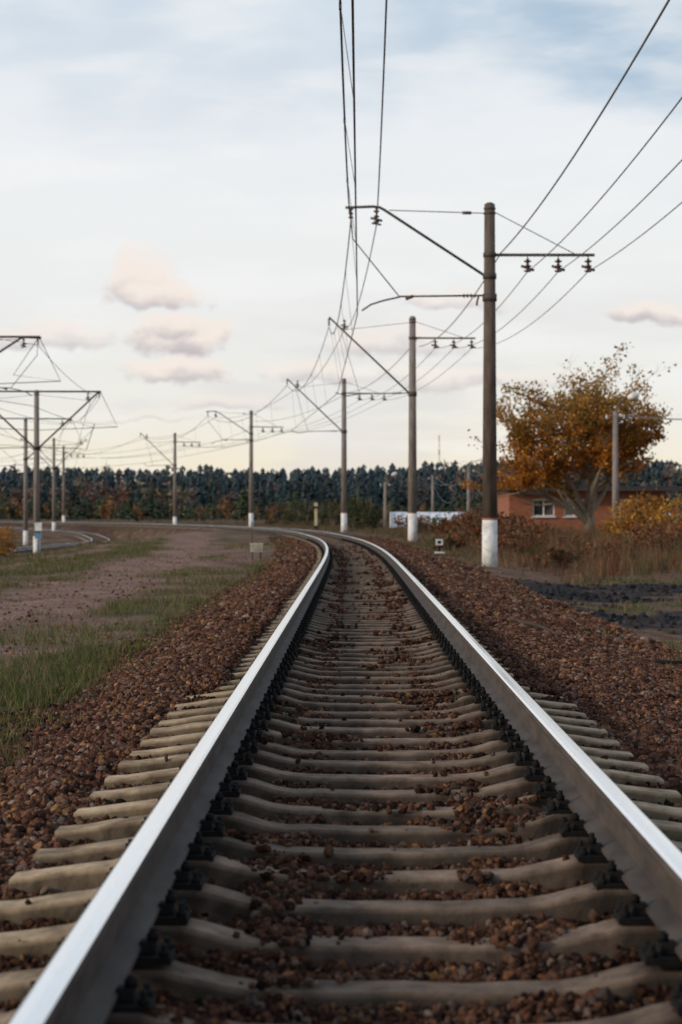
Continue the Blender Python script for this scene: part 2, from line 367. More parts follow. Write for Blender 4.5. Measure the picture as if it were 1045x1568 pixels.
n=4600; cy=36+58*rng.random(n); cx=XC(cy)+3.2+rng.random(n)**.7*14
kp=(cx<.19*cy+3)&(fbm(cx*.6+2,cy*.3)>.43)&(cy>39+8*vn(cx,cy*0))&~((np.abs(cx-4.07)<1.0)&(cy<55)); cx,cy=cx[kp],cy[kp]
x,y=clump(cx,cy,24,np.full(len(cx),.13)); hs=np.repeat(rng.uniform(.12,1.0,len(cx))**1.3*np.clip((cx-3)/4.5,.2,1),24)*rng.uniform(.5,1.2,len(x))
ct=np.repeat(np.array([(.17,.11,.07),(.28,.18,.11),(.12,.065,.045),(.14,.12,.06),(.20,.09,.05)])[rng.integers(0,5,len(cx))],24,axis=0)
C=ct*rng.uniform(.5,1.3,(len(x),1))
blades('dry_grass',x,y,hs,.014,C,.45)
n=9000; cy=60+200*rng.random(n); cx=rng.uniform(-1,1,n)*(.19*cy+3); b,g,r,k,u,v=zones(cx,cy); kp=(b<.3)&(r<.4)&((u>3.5)|(v<-4)|((u<-9)&(v>4)&(rng.random(n)<.25))); cx,cy=cx[kp],cy[kp]
x,y=clump(cx,cy,10,np.full(len(cx),.35)); C=np.array((.15,.11,.065))*rng.uniform(.4,1.3,(len(x),1))
blades('field_grass',x,y,rng.uniform(.08,.3,len(x)),.035,C,.6)
def leaf_quads(P,size,seed=None,flat=False):
    n=len(P); q=np.array([(-.5,0,0),(0,-.32,.08),(.5,0,0),(0,.32,.08)])
    R=rotm(n)
    V=np.einsum('nij,kj->nki',R,q)*np.asarray(size)[:,None,None]
    if flat: V[:,:,2]*=.25
    V=V+P[:,None,:]
    return V.reshape(-1,3),np.arange(n*4).reshape(n,4)
n=700; y=3.5+26*rng.random(n)**1.2; x=rng.uniform(-1,1,n)*(.18*y+.5); u=UC(x,y)
V,Fq=leaf_quads(np.stack([x,y,np.maximum(terr(x,y)+.03,0)],-1),rng.uniform(.02,.045,n),flat=True)
C=np.array([(.42,.20,.06),(.30,.13,.05),(.42,.28,.16)])[rng.integers(0,3,n)]
np_mesh('fallen_leaves',V,Fq,M_leaf,np.repeat(C,4,axis=0))
# ---------------------------------------------------------------- masts
def lathe_ins(mb,p0,p1,r,n,m):
    p0=Vector(p0);p1=Vector(p1); pts=[];rs=[]
    for i in range(n):
        a=i/n; 
        for da,rr in((0,.35),(.35/n,.4),(.45/n,1),(.7/n,.85),(.8/n,.35)):
            pts.append(p0.lerp(p1,a+da)); rs.append(rr*r)
    mb.tube(pts,rs,10,m)
def mast(x,y,tan,ztop,kind,pm,zb=None,sides=(1,),cross=True,paint=True,beam=False,name='catenary_mast'):
    tx,ty=tan; l=math.hypot(tx,ty); tx/=l;ty/=l; nx_,ny_=-ty,tx
    if zb is None: zb=float(terr(x,y))
    root=empty(name,(0,0,0))
    P=lambda s,z,a=0:(x+nx_*s+tx*a,y+ny_*s+ty*a,z)
    rb,rt=.215,.145
    mb=MB(); zp=zb+1.28; rp=rb+(rt-rb)*(1.28/(ztop-zb))
    mb.tube([(x,y,zb-.3),(x,y,zp)],[rb,rp],18,1 if paint else 0); mb.tube([(x,y,zp),(x,y,zp+.05)],[rp+.001,rp+.001],18,2)
    mb.tube([(x,y,zp+.05),(x,y,ztop)],[rp,rt],18,0); mb.tube([(x,y,ztop),(x,y,ztop+.04)],[rt*.8,rt*.6],12,3)
    mb.build('shaft',[pm,M_white,M_red,M_metal],root)
    mb=MB()
    for dz in(-.12,-.25): mb.tube([(x,y,ztop+dz-.03),(x,y,ztop+dz+.03)],rt+.02,14,0)
    if beam:
        mb.tube([P(-3.9,ztop-.05),P(3.9,ztop-.05)],.055,8)
        for s in(-1,1):
            mb.tube([P(3.85*s,ztop-.05),P(2.6*s,ztop-1.9),P(4.9*s,ztop-2.2),P(3.85*s,ztop-.05)],.022,6,cap=False)
            mb.tube([P(.1*s,ztop-2.4),P(4.9*s,ztop-2.2)],.022,6)
    for sd in sides:
        if kind=='bent':
            mb.tube([P(.1*sd,ztop-1.98),P(2.9*sd,ztop-.15),P(3.02*sd,ztop-.09),P(3.2*sd,ztop-.07),P(3.95*sd,ztop-.1)],.038 if not beam else .055,8)
            mb.tube([P(.1*sd,ztop-.25),P(2.75*sd,ztop-.17)],.014,6)
            mb.tube([P(0.5*sd,ztop-.24),P(.75*sd,ztop-.235)],.045,8,1)
            mb.tube([(x,y,ztop-2.05),(x,y,ztop-1.9)],rt+.045,14)
            mb.tube([(x,y,ztop-2.66),(x,y,ztop-2.46)],rt+.055,14)
            zr=ztop-2.5
            mb.tube([P(.1*sd,zr),P(2.5*sd,zr-.03)],.026,8); mb.tube([P(2.45*sd,zr-.04),P(2.9*sd,zr-.14),P(3.25*sd,zr-.25),P(3.5*sd,zr-.42)],.024,8)
            lathe_ins(mb,P(.35*sd,zr-.005),P(.75*sd,zr-.012),.065,4,1)
            mb.tube([P(.3*sd,zr),P(.35*sd,zr-.2),P(.35*sd,zr-.28)],.03,6)
            mb.tube([P(2.5*sd,zr),P(3.75*sd,ztop-.95)],.018,6); mb.tube([P(3.75*sd,ztop-.95),P(3.8*sd,ztop-.2)],.016,6)
            mb.tube([P(2.1*sd,zr-.02),P(2.3*sd,zr-.1)],.05,6)
        else:
            mb.tube([P(.1*sd,ztop-3.5),P(3.8*sd,ztop-.02)],.042 if not beam else .055,8)
            mb.tube([P(.1*sd,ztop-.25),P(3.2*sd,ztop-.6)],.012,6)
            mb.tube([(x,y,ztop-3.6),(x,y,ztop-3.4)],rt+.06,14)
            mb.tube([P(.1*sd,ztop-3.45),P(2.4*sd,ztop-3.5),P(3.0*sd,ztop-3.6),P(3.5*sd,6.95)],.024,8)
            lathe_ins(mb,P(.5*sd,ztop-3.46),P(.9*sd,ztop-3.465),.065,4,1)
            mb.tube([P(2.4*sd,ztop-3.5),P(3.3*sd,ztop-.5)],.012,6)
        lathe_ins(mb,P(3.8*sd,ztop-.08),P(3.8*sd,ztop-.42),.075,3,1)
        lathe_ins(mb,P(3.1*sd,ztop-.12),P(3.1*sd,ztop-.55),.085,3,1)
        mb.tube([P(2.94*sd,ztop-.46),P(3.26*sd,ztop-.38)],.035,6)
        mb.tube([P(2.97*sd,ztop-.57),P(3.23*sd,ztop-.52)],.028,6)
    if cross:
        zc=ztop-1.39 if kind=='bent' else ztop-.95
        mb.box(P(-1.45,zc),(2.85,.075,.075),math.atan2(ny_,nx_))
        mb.tube([P(-.1,ztop-.2),P(-2.35,zc+.02)],.013,6); mb.tube([(x,y,zc-.06),(x,y,zc+.06)],rt+.035,14)
        for s in(-1.04,-1.88,-2.7):
            mb.tube([P(s,zc),P(s,zc-.1)],.015,6); lathe_ins(mb,P(s,zc-.1),P(s,zc-.5),.11,3,1)
            mb.tube([P(s-.18,zc-.42),P(s+.18,zc-.30)],.04,6)
    mb.build('brackets_and_insulators',[M_metal,M_ins],root)
    return dict(P=P,zt=ztop,kind=kind)
pl=[(3.55,-28,9.9,'bent'),(3.9,12.5,9.9,'bent'),(4.07,53.6,9.92,'bent'),(3.25,89,10.4,'str'),(.2,130,10.43,'str'),(-7.8,170,10.43,'bent'),(-17.9,211,10.2,'str'),(-35.7,252,10.24,'str'),(-58,290,10.2,'str'),(-90,330,10.2,'str')]
masts=[]
for i,(x,y,zt,kd) in enumerate(pl):
    a=pl[max(i-1,0)]; b_=pl[min(i+1,len(pl)-1)]
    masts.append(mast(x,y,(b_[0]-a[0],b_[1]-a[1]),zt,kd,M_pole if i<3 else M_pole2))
lm=[(-18.5,95,PZ(514,95),(0,1),(-1,1)),(-18.5,119,PZ(598,119),(-.05,1),(1,-1)),(-26.9,167,PZ(640,167),(-.12,1),(-1,)),(-33,225,10.2,(-.35,1),(-1,1))]
lms=[mast(x,y,t,zt,'bent' if i==0 else 'str',M_pole2,sides=s,cross=False,beam=i<3) for i,(x,y,zt,t,s) in enumerate(lm)]
# ---------------------------------------------------------------- wires
def span(mb,a,b,sag,r,n=14,m=0):
    a=Vector(a);b=Vector(b); pts=[]
    for i in range(n+1):
        t=i/n; p=a.lerp(b,t); p.z-=sag*4*t*(1-t); pts.append(p)
    mb.tube(pts,r,8,m,cap=False); return pts
W=empty('overhead_contact_line'); mC=MB();mM=MB();mF=MB();mD=MB();mS=MB()
for i in range(len(masts)-1):
    A,B=masts[i],masts[i+1]; pa,pb=A['P'],B['P']
    ca=3.62 if i%2==0 else (3.42 if i!=1 else 3.86); cb=3.62 if (i+1)%2==0 else (3.42 if i!=0 else 3.86)
    ma=3.8+(.25 if i==1 else 0); mb_=3.8+(.25 if i==0 else 0); fa=3.1+(.35 if i==1 else 0); fb_=3.1+(.35 if i==0 else 0)
    c=span(mC,pa(ca,6.92),pb(cb,6.92),.04,.015)
    sag=1.35
    mm=span(mM,pa(ma,A['zt']-.45),pb(mb_,B['zt']-.45),sag,.017,20)
    f=span(mF,pa(fa,A['zt']-.58),pb(fb_,B['zt']-.58),.7,.015)
    for q in range(1,6):
        t=q/6; p=mm[0].lerp(mm[-1],t); p.z-=sag*4*t*(1-t); p2=c[0].lerp(c[-1],t)
        mD.tube([p,p2],.0055,4); mD.box((p[0],p[1],p[2]-.03),(.04,.10,.08))
    for s in(-1.04,-1.88,-2.7):
        oa=1.84 if A['kind']=='bent' else 1.40; ob=1.84 if B['kind']=='bent' else 1.40
        span(mS,pa(s,A['zt']-oa),pb(s,B['zt']-ob),.55,.0125,24)
    oa=1.39 if A['kind']=='bent' else .95
    span(mS,pa(-.3,A['zt']-oa+.05),pb(-.3,B['zt']-oa+.05),.55,.017,24)
mC.build('contact_wire',[M_wire],W);mM.build('messenger_wire',[M_wire],W);mF.build('feeder_wire',[M_wire2],W);mD.build('droppers',[M_wire],W);mS.build('side_line_wires',[M_wire2],W)
W2=empty('yard_overhead_line'); mb=MB()
for (i,sa),(j,sb) in [((0,1),(1,1)),((1,1),(2,-1)),((1,-1),(2,-1)),((0,-1),(1,-1)),((1,1),(3,1))]:
    A,B=lms[i],lms[j]
    span(mb,A['P'](3.8*sa,A['zt']-.45),B['P'](3.8*sb,B['zt']-.45),.35,.014); span(mb,A['P'](3.5*sa,6.7),B['P'](3.5*sb,6.7),.05,.014)
A=lms[0]
for s in(-1,1):
    span(mb,A['P'](3.8*s,A['zt']-.45),(-19+3.8*s-2,40,A['zt']-.45),.5,.013); span(mb,A['P'](3.5*s,6.7),(-19+3.5*s-2,40,6.7),.05,.013)
mb.build('wires',[M_wire],W2)
# ---------------------------------------------------------------- street lamps / low voltage poles
def lamp(px,d,ptop,arm,head=True):
    x=PX(px,d); zt=PZ(ptop,d); zb=float(terr(x,d)); root=empty('street_lamp' if head else 'utility_pole')
    mb=MB(); mb.tube([(x,d,zb-.2),(x,d,zt)],[.17,.11],10,0)
    for z in (zt-.35,): 
        mb.box((x,d,z),(.9,.07,.07),0,1)
        for q in(-.38,.38): mb.tube([(x+q,d,z),(x+q,d,z+.08),(x+q,d,z+.2)],[.03,.05,.035],6,2)
    mb.build('post',[M_pole2,M_metal,M_white],root)
    if head:
        mb=MB(); pts=[(x,d,zt-.2),(x+arm*.2,d,zt+.25),(x+arm*.6,d,zt+.5),(x+arm,d,zt+.6)]
        mb.tube(pts,.035,6,0); e=pts[-1]
        mb.tube([(e[0]-.1*arm,d,e[2]-.02),(e[0]+arm*.25,d,e[2]+.06),(e[0]+arm*.55,d,e[2]+.12),(e[0]+arm*.7,d,e[2]+.12)],[.08,.17,.15,.05],8,1)
        mb.build('lamp_arm',[M_metal,M_white],root)
    return (x,d,zt-.35)
lp=[lamp(590,165,738,.6),lamp(663,185,728,.6),lamp(718,150,716,.9),lamp(798,125,684,.8),lamp(943,86,630,.6)]
U=empty('low_voltage_line'); mb=MB()
for a,b in zip(lp[:-1],lp[1:]):
    for q in(-.38,.38): span(mb,(a[0]+q,a[1],a[2]+.2),(b[0]+q,b[1],b[2]+.2),1.0,.016)
    span(mb,(a[0],a[1],a[2]-.3),(b[0],b[1],b[2]-.3),2.0,.016)
e=lp[-1]
for q in(-.38,.38): span(mb,(e[0]+q,e[1],e[2]+.2),(24+q,75,e[2]+.6),.6,.014)
mb.build('wires',[M_wire2],U)
# ---------------------------------------------------------------- vegetation
def branch(mb,p,d,L,r,lev,maxlev,tips,nch,spread):
    pts=[p];rs=[r];n=5
    for i in range(n):
        d=(d+Vector((random.gauss(0,.12),random.gauss(0,.12),random.gauss(0,.07)+.03))).normalized()
        p=p+d*(L/n); pts.append(p); rs.append(r*(1-.62*(i+1)/n))
        if lev>=maxlev-1: tips.append((p,lev))
    mb.tube(pts,rs,7 if lev<2 else 4,0,cap=False)
    if lev<maxlev:
        for c in range(nch[lev]):
            t=random.uniform(.22,1) if c else 1.0; k=min(int(t*n),n-1); q=pts[k].lerp(pts[k+1],min(1,t*n-k))
            ax=Vector((random.gauss(0,1),random.gauss(0,1),random.gauss(0,.35))).normalized()
            nd=(d*1.0+ax*spread).normalized(); nd.z=nd.z*.8+.10; nd.normalize()
            branch(mb,q,nd,L*random.uniform(.42,.66),rs[k]*.62,lev+1,maxlev,tips,nch,spread)
def broad_tree(name,x,y,H,stems,cols,leafn,leafs,dens):
    z=float(terr(x,y)); root=empty(name); mb=MB(); tips=[]
    mb.tube([(x,y,z-.3),(x+.05,y,z+.7),(x,y,z+1.3)],[.34,.27,.24],10,0)
    for s in range(stems):
        a=2*math.pi*s/stems+random.uniform(-.4,.4); tilt=random.uniform(.35,.95) if s else .05
        d=Vector((math.sin(tilt)*math.cos(a),math.sin(tilt)*math.sin(a),math.cos(tilt)))
        branch(mb,Vector((x+math.cos(a)*.08,y+math.sin(a)*.08,z+random.uniform(.7,1.5))),d,H*(.60 if s==0 else random.uniform(.42,.58)),.15,0,3,tips,(7,5,4),.95)
    mb.build('trunk_and_branches',[M_bark],root)
    T=np.array([t[0][:] for t in tips]); hz=(T[:,2]-z)/H
    hz=hz/max(hz.max(),1)
    pat=sm(.36,.60,fbm(T[:,0]*.9+T[:,1]*.6,T[:,2]*.9+3,3))
    keep=rng.random(len(T))<dens(hz)*(.45+.7*pat); T=T[keep]
    P=np.repeat(T,leafn,axis=0)+rng.normal(0,.17,(len(T)*leafn,3)); side_=P[:,0]-x
    P=P[P[:,2]>z+np.where(side_<-.9,2.45,1.2)]; hz=(P[:,2]-z)/H
    n=len(P); cl=fbm(P[:,0]*1.1+P[:,1],P[:,2]*1.1,3); 
    c=np.asarray(cols)[np.clip(((cl-.25)/.5*len(cols)+rng.normal(0,.8,n)).astype(int),0,len(cols)-1)]*rng.uniform(.6,1.3,(n,1))
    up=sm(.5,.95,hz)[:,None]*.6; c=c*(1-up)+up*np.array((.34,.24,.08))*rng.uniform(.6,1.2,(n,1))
    V,Fq=leaf_quads(P,rng.uniform(.7,1.3,n)*leafs); np_mesh('leaves',V,Fq,M_leaf,np.repeat(c,4,axis=0),parent=root)
random.seed(11)
broad_tree('oak_tree',PX(902,93),93,8.0,8,[(.28,.11,.025),(.50,.19,.035),(.60,.26,.05),(.36,.15,.03),(.22,.12,.03)],7,.17,lambda h:np.clip(1.40-1.2*h,.26,1))
def shrub(name,x,y,w,h,cols,n,ls,twigs=40):
    z=float(terr(x,y)); root=empty(name); mb=MB()
    for i in range(twigs):
        a=random.uniform(0,6.28); rr=random.uniform(.15,1)*w/2; e=Vector((x+math.cos(a)*rr,y+math.sin(a)*rr,z+h*random.uniform(.6,1.15)*(1-.35*(rr/(w/2))**2)))
        b0=Vector((x+math.cos(a)*rr*.35,y+math.sin(a)*rr*.35,z-.05)); m=b0.lerp(e,.5)+Vector((random.gauss(0,.08),random.gauss(0,.08),.1*h))
        mb.tube([b0,m,e],[.022,.014,.006],4,0,cap=False)
    mb.build('twigs',[M_bark],root)
    k=int(n/14)+4; a=rng.uniform(0,2*math.pi,k); rr=np.sqrt(rng.random(k))*w/2*.92; hh=rng.random(k)**.8*h*np.sqrt(np.clip(1-(rr/(w/2))**2*.75,0,1))
    Cc=np.stack([x+np.cos(a)*rr,y+np.sin(a)*rr,z+hh],-1); P=np.repeat(Cc,14,axis=0)+rng.normal(0,.11*h**.5,(k*14,3)); P[:,2]=np.maximum(P[:,2],z)
    c=np.repeat(np.asarray(cols)[rng.integers(0,len(cols),k)]*rng.uniform(.5,1.3,(k,1)),14,axis=0)*rng.uniform(.65,1.3,(k*14,1))
    V,Fq=leaf_quads(P,rng.uniform(.6,1.3,len(P))*ls); np_mesh('leaves',V,Fq,M_leaf,np.repeat(c,4,axis=0),parent=root)
RB=[(.20,.085,.045),(.26,.10,.045),(.15,.075,.05),(.22,.13,.07)]
YO=[(.46,.22,.04),(.42,.16,.03),(.32,.17,.05),(.52,.29,.06),(.26,.12,.04)]
GR=[(.05,.07,.04),(.07,.085,.04),(.09,.085,.04),(.045,.055,.035)]
for (px,d,w,h,cc,n) in [(742,84,2.0,1.6,RB,1500),(786,80,2.2,1.35,RB,1500),(822,77,1.8,1.0,RB,1100),(715,88,1.8,1.4,RB,1100),(800,70,2.2,.8,RB,1100),(765,66,1.6,.7,RB,800),(985,72,2.4,2.0,YO,2600),(1040,70,2.4,2.0,YO,2200),(945,76,1.5,1.4,YO,1100),(1000,60,2.8,1.1,RB,1500),(1040,58,2.2,1.2,RB,1200),(880,68,1.8,.6,RB,900),(700,105,2.0,1.0,RB,800),(660,120,2.5,1.1,GR+RB,900),(630,140,2.5,1.2,RB,700),
      (563,150,2.2,2.4,GR,1500),(545,158,1.8,2.6,GR,1200),(510,185,3,2.5,GR,1200),(462,200,3.5,2.6,GR,1200),(425,215,3,2.2,GR+RB,900),(2,125,2.2,1.9,YO,900),(-28,115,2.2,2.2,YO,900),(870,84,1.6,.6,RB,700),(680,190,4,1.1,RB+GR,900),(760,175,4,1.5,RB+GR,900),(610,200,3,1.5,RB+GR,700),(850,55,1.4,.6,RB,600),(925,56,1.6,.8,RB,800),(690,75,1.3,.5,RB+GR,500)]:
    shrub('autumn_shrub' if cc is not GR else 'pine_shrub',PX(px,d),d,w,h,cc,n,.10+.0006*d)
def conifer(h,w,nl=8,k=7):
    T=[]
    for i in range(nl):
        t=i/nl; zc=h*(.22+.72*t); rr=w/2*(1-t*.88)**.6*random.uniform(.8,1.2)+.1
        for j in range(k):
            a=random.uniform(0,6.283); da=.5; dz=h*.10
            T+= [(0,0,zc+dz*.7),(rr*math.cos(a-da),rr*math.sin(a-da),zc-dz*random.uniform(-.2,.5)),(rr*math.cos(a+da),rr*math.sin(a+da),zc-dz*random.uniform(-.2,.5))]
    T+=[(-.15,0,0),(.15,0,0),(0,0,h)]
    return np.array(T)
def decid(h,w,n=75):
    T=[(-.12,0,0),(.12,0,0),(0,0,h*.9)]
    for i in range(n):
        v=Vector((random.gauss(0,1),random.gauss(0,1),random.gauss(0,1))).normalized()*random.random()**.4
        c=Vector((v.x*w/2,v.y*w/2,h*.6+v.z*h*.38)); s=w*.14
        for q in range(3): T.append((c.x+random.gauss(0,s),c.y+random.gauss(0,s),c.z+random.gauss(0,s)))
    return np.array(T)
def scatter(name,tmpl,pos,scale,cols,mt):
    Vs=[];Cs=[]
    for p,s,c in zip(pos,scale,cols):
        T=tmpl[random.randrange(len(tmpl))]; a=random.uniform(0,6.28); ca,sa=math.cos(a),math.sin(a)
        V=np.stack([T[:,0]*ca-T[:,1]*sa,T[:,0]*sa+T[:,1]*ca,T[:,2]],-1)*s+np.array(p); Vs.append(V)
        sh=np.repeat(rng.uniform(.8,1.18,len(T)//3),3)[:,None]; Cs.append(np.array(c)[None]*sh)
    V=np.concatenate(Vs); np_mesh(name,V,np.arange(len(V)).reshape(-1,3),mt,np.concatenate(Cs))
con=[conifer(16.0,random.uniform(4.0,5.6),11,9) for _ in range(6)]; dec=[decid(15.5,random.uniform(4.4,6.0),85) for _ in range(5)]
pos=[];scl=[];col=[];pd=[];sd=[];cd=[]
for row in range(10):
    yb=470+row*20
    for x in np.arange(-230,230,2.4):
        xx=x+random.gauss(0,.9); yy=yb+random.gauss(0,5); 
        n_=float(fbm(xx*.03+row,row*.7+3.3)); hl=float(fbm(xx*.014+3.1,.5,3)); s=(.60+.066*row)*random.uniform(.93,1.05)*(1+.17*float(sm(-10,60,xx)))*(.84+.26*hl)
        dfrac=.05+.30*float(sm(0,50,xx))+.45*(n_>.57)*(row<4)
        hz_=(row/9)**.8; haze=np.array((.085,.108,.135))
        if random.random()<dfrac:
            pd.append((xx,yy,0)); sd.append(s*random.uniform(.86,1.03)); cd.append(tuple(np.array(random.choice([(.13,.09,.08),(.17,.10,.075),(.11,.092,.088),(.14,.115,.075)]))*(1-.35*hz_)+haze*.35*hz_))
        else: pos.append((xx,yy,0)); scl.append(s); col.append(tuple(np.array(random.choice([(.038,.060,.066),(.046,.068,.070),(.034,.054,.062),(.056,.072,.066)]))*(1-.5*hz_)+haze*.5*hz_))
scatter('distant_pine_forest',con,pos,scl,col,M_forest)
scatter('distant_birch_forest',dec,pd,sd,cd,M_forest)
con2=[conifer(12.6,random.uniform(4.4,6.0),9,8) for _ in range(5)]; dec2=[decid(12.5,random.uniform(5,7)) for _ in range(5)]
pos=[];scl=[];col=[];p2=[];s2=[];c2=[]
for _ in range(1900):
    xx=random.uniform(-150,110); yy=random.uniform(260,430)
    if abs(xx)>.2*yy+15: continue
    if float(UC(xx,yy))<7: continue
    k=float(fbm(xx*.06,yy*.02,2))
    if random.random()<.6: pos.append((xx,yy,.2)); scl.append(random.uniform(.12,.36)*(.6+.8*k)); col.append(random.choice([(.045,.062,.045),(.06,.078,.045),(.05,.06,.05)]))
    else: p2.append((xx,yy,.2)); s2.append(random.uniform(.10,.30)*(.6+.8*k)); c2.append(random.choice([(.14,.09,.06),(.19,.105,.055),(.11,.09,.065),(.085,.085,.05)]))
scatter('young_pine_belt',con2,pos,scl,col,M_forest); scatter('scrub_belt',dec2,p2,s2,c2,M_forest)
# ---------------------------------------------------------------- house
def brick_mat():
    m=bpy.data.materials.new('brick_wall'); nt,N,L=NT(m); b=N['Principled BSDF']; b.inputs['Roughness'].default_value=.9
    tc=N.new('ShaderNodeTexCoord'); sp=N.new('ShaderNodeSeparateXYZ'); L.new(tc.outputs['Object'],sp.inputs[0])
    ad=N.new('ShaderNodeMath'); L.new(sp.outputs[0],ad.inputs[0]); L.new(sp.outputs[1],ad.inputs[1])
    cb=N.new('ShaderNodeCombineXYZ'); L.new(ad.outputs[0],cb.inputs[0]); L.new(sp.outputs[2],cb.inputs[1])
    br=N.new('ShaderNodeTexBrick'); L.new(cb.outputs[0],br.inputs[0]); br.inputs['Scale'].default_value=1
    br.inputs['Brick Width'].default_value=.26; br.inputs['Row Height'].default_value=.078; br.inputs['Mortar Size'].default_value=.006
    br.inputs['Color1'].default_value=(.33,.11,.05,1); br.inputs['Color2'].default_value=(.24,.075,.04,1); br.inputs['Mortar'].default_value=(.18,.12,.09,1)
    L.new(br.outputs[0],b.inputs['Base Color']); return m
M_brick=brick_mat(); M_glass=mat('window_glass',(.02,.025,.03),.08,spec=.8,noise=.1); M_roof=mat('roof_sheet',(.05,.045,.045),.6)
M_film=mat('greenhouse_film',(.70,.73,.80),.35,noise=.12,scale=2)
M_blue=mat('blue_paint',(.12,.25,.42),.6); M_cream=mat('cream_paint',(.5,.43,.27),.7)
hd=104.; hx0,hx1,hy=PX(780,hd),PX(1018,hd),hd; zb=float(terr(14,hd))-.2; zt=PZ(750,hd)
H=empty('brick_house')
mb=MB(); wins=[(PX(816,hd),PX(850,hd)),(PX(864,hd),PX(895,hd)),(PX(950,hd),PX(980,hd))]; wz0,wz1=PZ(791,hd),PZ(764,hd)
xs=[hx0]; 
for a,b_ in wins: xs+=[a,b_]
xs.append(hx1); T=.3
for i in range(0,len(xs),2):
    a,b_=xs[i],xs[i+1]; mb.box(((a+b_)/2,hy+T/2,(zb+zt)/2),(b_-a,T,zt-zb))
for a,b_ in wins:
    mb.box(((a+b_)/2,hy+T/2,(zb+wz0)/2),(b_-a,T-.006,wz0-zb)); mb.box(((a+b_)/2,hy+T/2,(zt+wz1)/2),(b_-a,T-.006,zt-wz1))
mb.box((hx0+T/2,hy+T+3.5,(zb+zt)/2),(T,7,zt-zb)); mb.box((hx1-T/2,hy+T+3.5,(zb+zt)/2),(T,7,zt-zb)); mb.box(((hx0+hx1)/2,hy+7.45,(zb+zt)/2),(hx1-hx0,T,zt-zb))
mb.build('walls',[M_brick],H)
mb=MB()
for a,b_ in wins:
    c=(a+b_)/2;w=b_-a;h=wz1-wz0; zc=(wz0+wz1)/2
    mb.box((c,hy+.14,zc),(w-.02,.02,h-.02),0,1)
    for o in(-w/2+.04,0,w/2-.04): mb.box((c+o,hy+.10,zc),(.07,.05,h),0,0)
    for o in(-h/2+.04,h/2-.04): mb.box((c,hy+.095,zc+o),(w,.05,.07),0,0)
    mb.box((c,hy-.03,wz0-.03),(w+.15,.16,.05),0,0)
mb.build('windows',[M_white,M_glass],H)
mb=MB(); mb.box(((hx0+hx1)/2+.2,hy+3.6,zt+.09),(hx1-hx0+1.5,9,.16)); mb.box(((hx0+hx1)/2+.2,hy-.93,zt+.06),(hx1-hx0+1.56,.05,.26))
mb.box((hx0+2,hy+4,zt+.5),(.5,.5,.7)); mb.build('roof',[M_roof],H)
# ---------------------------------------------------------------- polytunnels
def tunnel(x0,x1,y,h):
    root=empty('polytunnel'); z=float(terr((x0+x1)/2,y))-.05; mb=MB(); n=10
    def ring(x,s=1): return [(x,y+1.1*s*math.cos(math.pi*k/n),z+h*s*math.sin(math.pi*k/n)) for k in range(n+1)]
    st=np.linspace(x0,x1,9)
    for x in st: mb.v+=ring(float(x),1+.02*random.uniform(-1,1))
    for j in range(8):
        for k in range(n): a=j*(n+1)+k; mb.f.append((a,a+1,a+n+2,a+n+1)); mb.m.append(0); mb.s.append(True)
    mb.f.append(tuple(range(n+1))); mb.m.append(0); mb.s.append(False); mb.f.append(tuple(8*(n+1)+k for k in range(n+1))); mb.m.append(0); mb.s.append(False)
    mb.build('film_cover',[M_film],root)
    mb=MB()
    for x in st: mb.tube(ring(float(x),1.035),.025,5)
    mb.build('hoops',[M_white],root)
tunnel(PX(598,165),PX(716,165),165,1.4); tunnel(PX(1005,140),PX(1090,140),140,1.3)
# ---------------------------------------------------------------- small trackside things
def post_sign():
    d=150; x=PX(484,d); z=float(terr(x,d)); r=empty('distance_marker_post'); mb=MB()
    mb.box((x,d,z+.8),(.24,.16,1.7),0,0,.92); mb.box((x,d,z+1.72),(.34,.3,.14),0,1); mb.box((x,d,z+1.93),(.28,.2,.28),0,0,.8); mb.box((x,d-.02,z+.15),(.3,.22,.3),0,1)
    mb.build('post',[M_cream,M_black],r)
post_sign()
def cabinet():
    d=62; x=PX(393,d); z=float(terr(x,d)); r=empty('trackside_junction_box'); mb=MB()
    for q in(-.13,.13): mb.box((x+q,d,z+.1),(.05,.05,.3),0,1)
    mb.box((x,d,z+.36),(.38,.28,.24),0,0); mb.box((x,d,z+.495),(.43,.33,.035),0,0,.94); mb.box((x,d-.15,z+.36),(.28,.012,.16),0,2); mb.tube([(x-.14,d,z+.5),(x-.14,d,z+1.2)],.015,6,1)
    mb.build('cabinet',[mat('cabinet_paint',(.46,.41,.30),.7),M_metal,mat('grey_paint',(.30,.28,.24),.6)],r)
cabinet()
def marker():
    d=66; x=PX(673,d); z=float(terr(x,d)); r=empty('track_marker_sign'); mb=MB()
    mb.box((x,d,z+.03),(.55,.3,.05),0,2); mb.tube([(x,d,z),(x,d,z+.36)],.035,8,1); mb.box((x,d,z+.47),(.24,.05,.2),0,0); mb.box((x,d-.03,z+.47),(.12,.012,.1),0,1); mb.box((x+.02,d,z+.12),(.34,.2,.05),0,0)
    mb.build('sign',[M_white,M_black,M_metal],r)
marker()
def tower():
    d=900; x=PX(673,d); r=empty('radio_mast'); mb=MB(); z0=0; zt=PZ(666,d)
    for i in range(12):
        a=z0+(zt-z0)*i/12; b_=z0+(zt-z0)*(i+1)/12; w=1.4*(1-i/14); w2=1.4*(1-(i+1)/14)
        for q,s in((-1,1),(1,-1)): mb.tube([(x+q*w/2,d,a),(x+q*w2/2,d,b_)],.09,4,i%2); mb.tube([(x+q*w/2,d,a),(x-q*w2/2,d,b_)],.06,4,i%2)
    mb.build('lattice',[M_white,M_red],r)
tower()
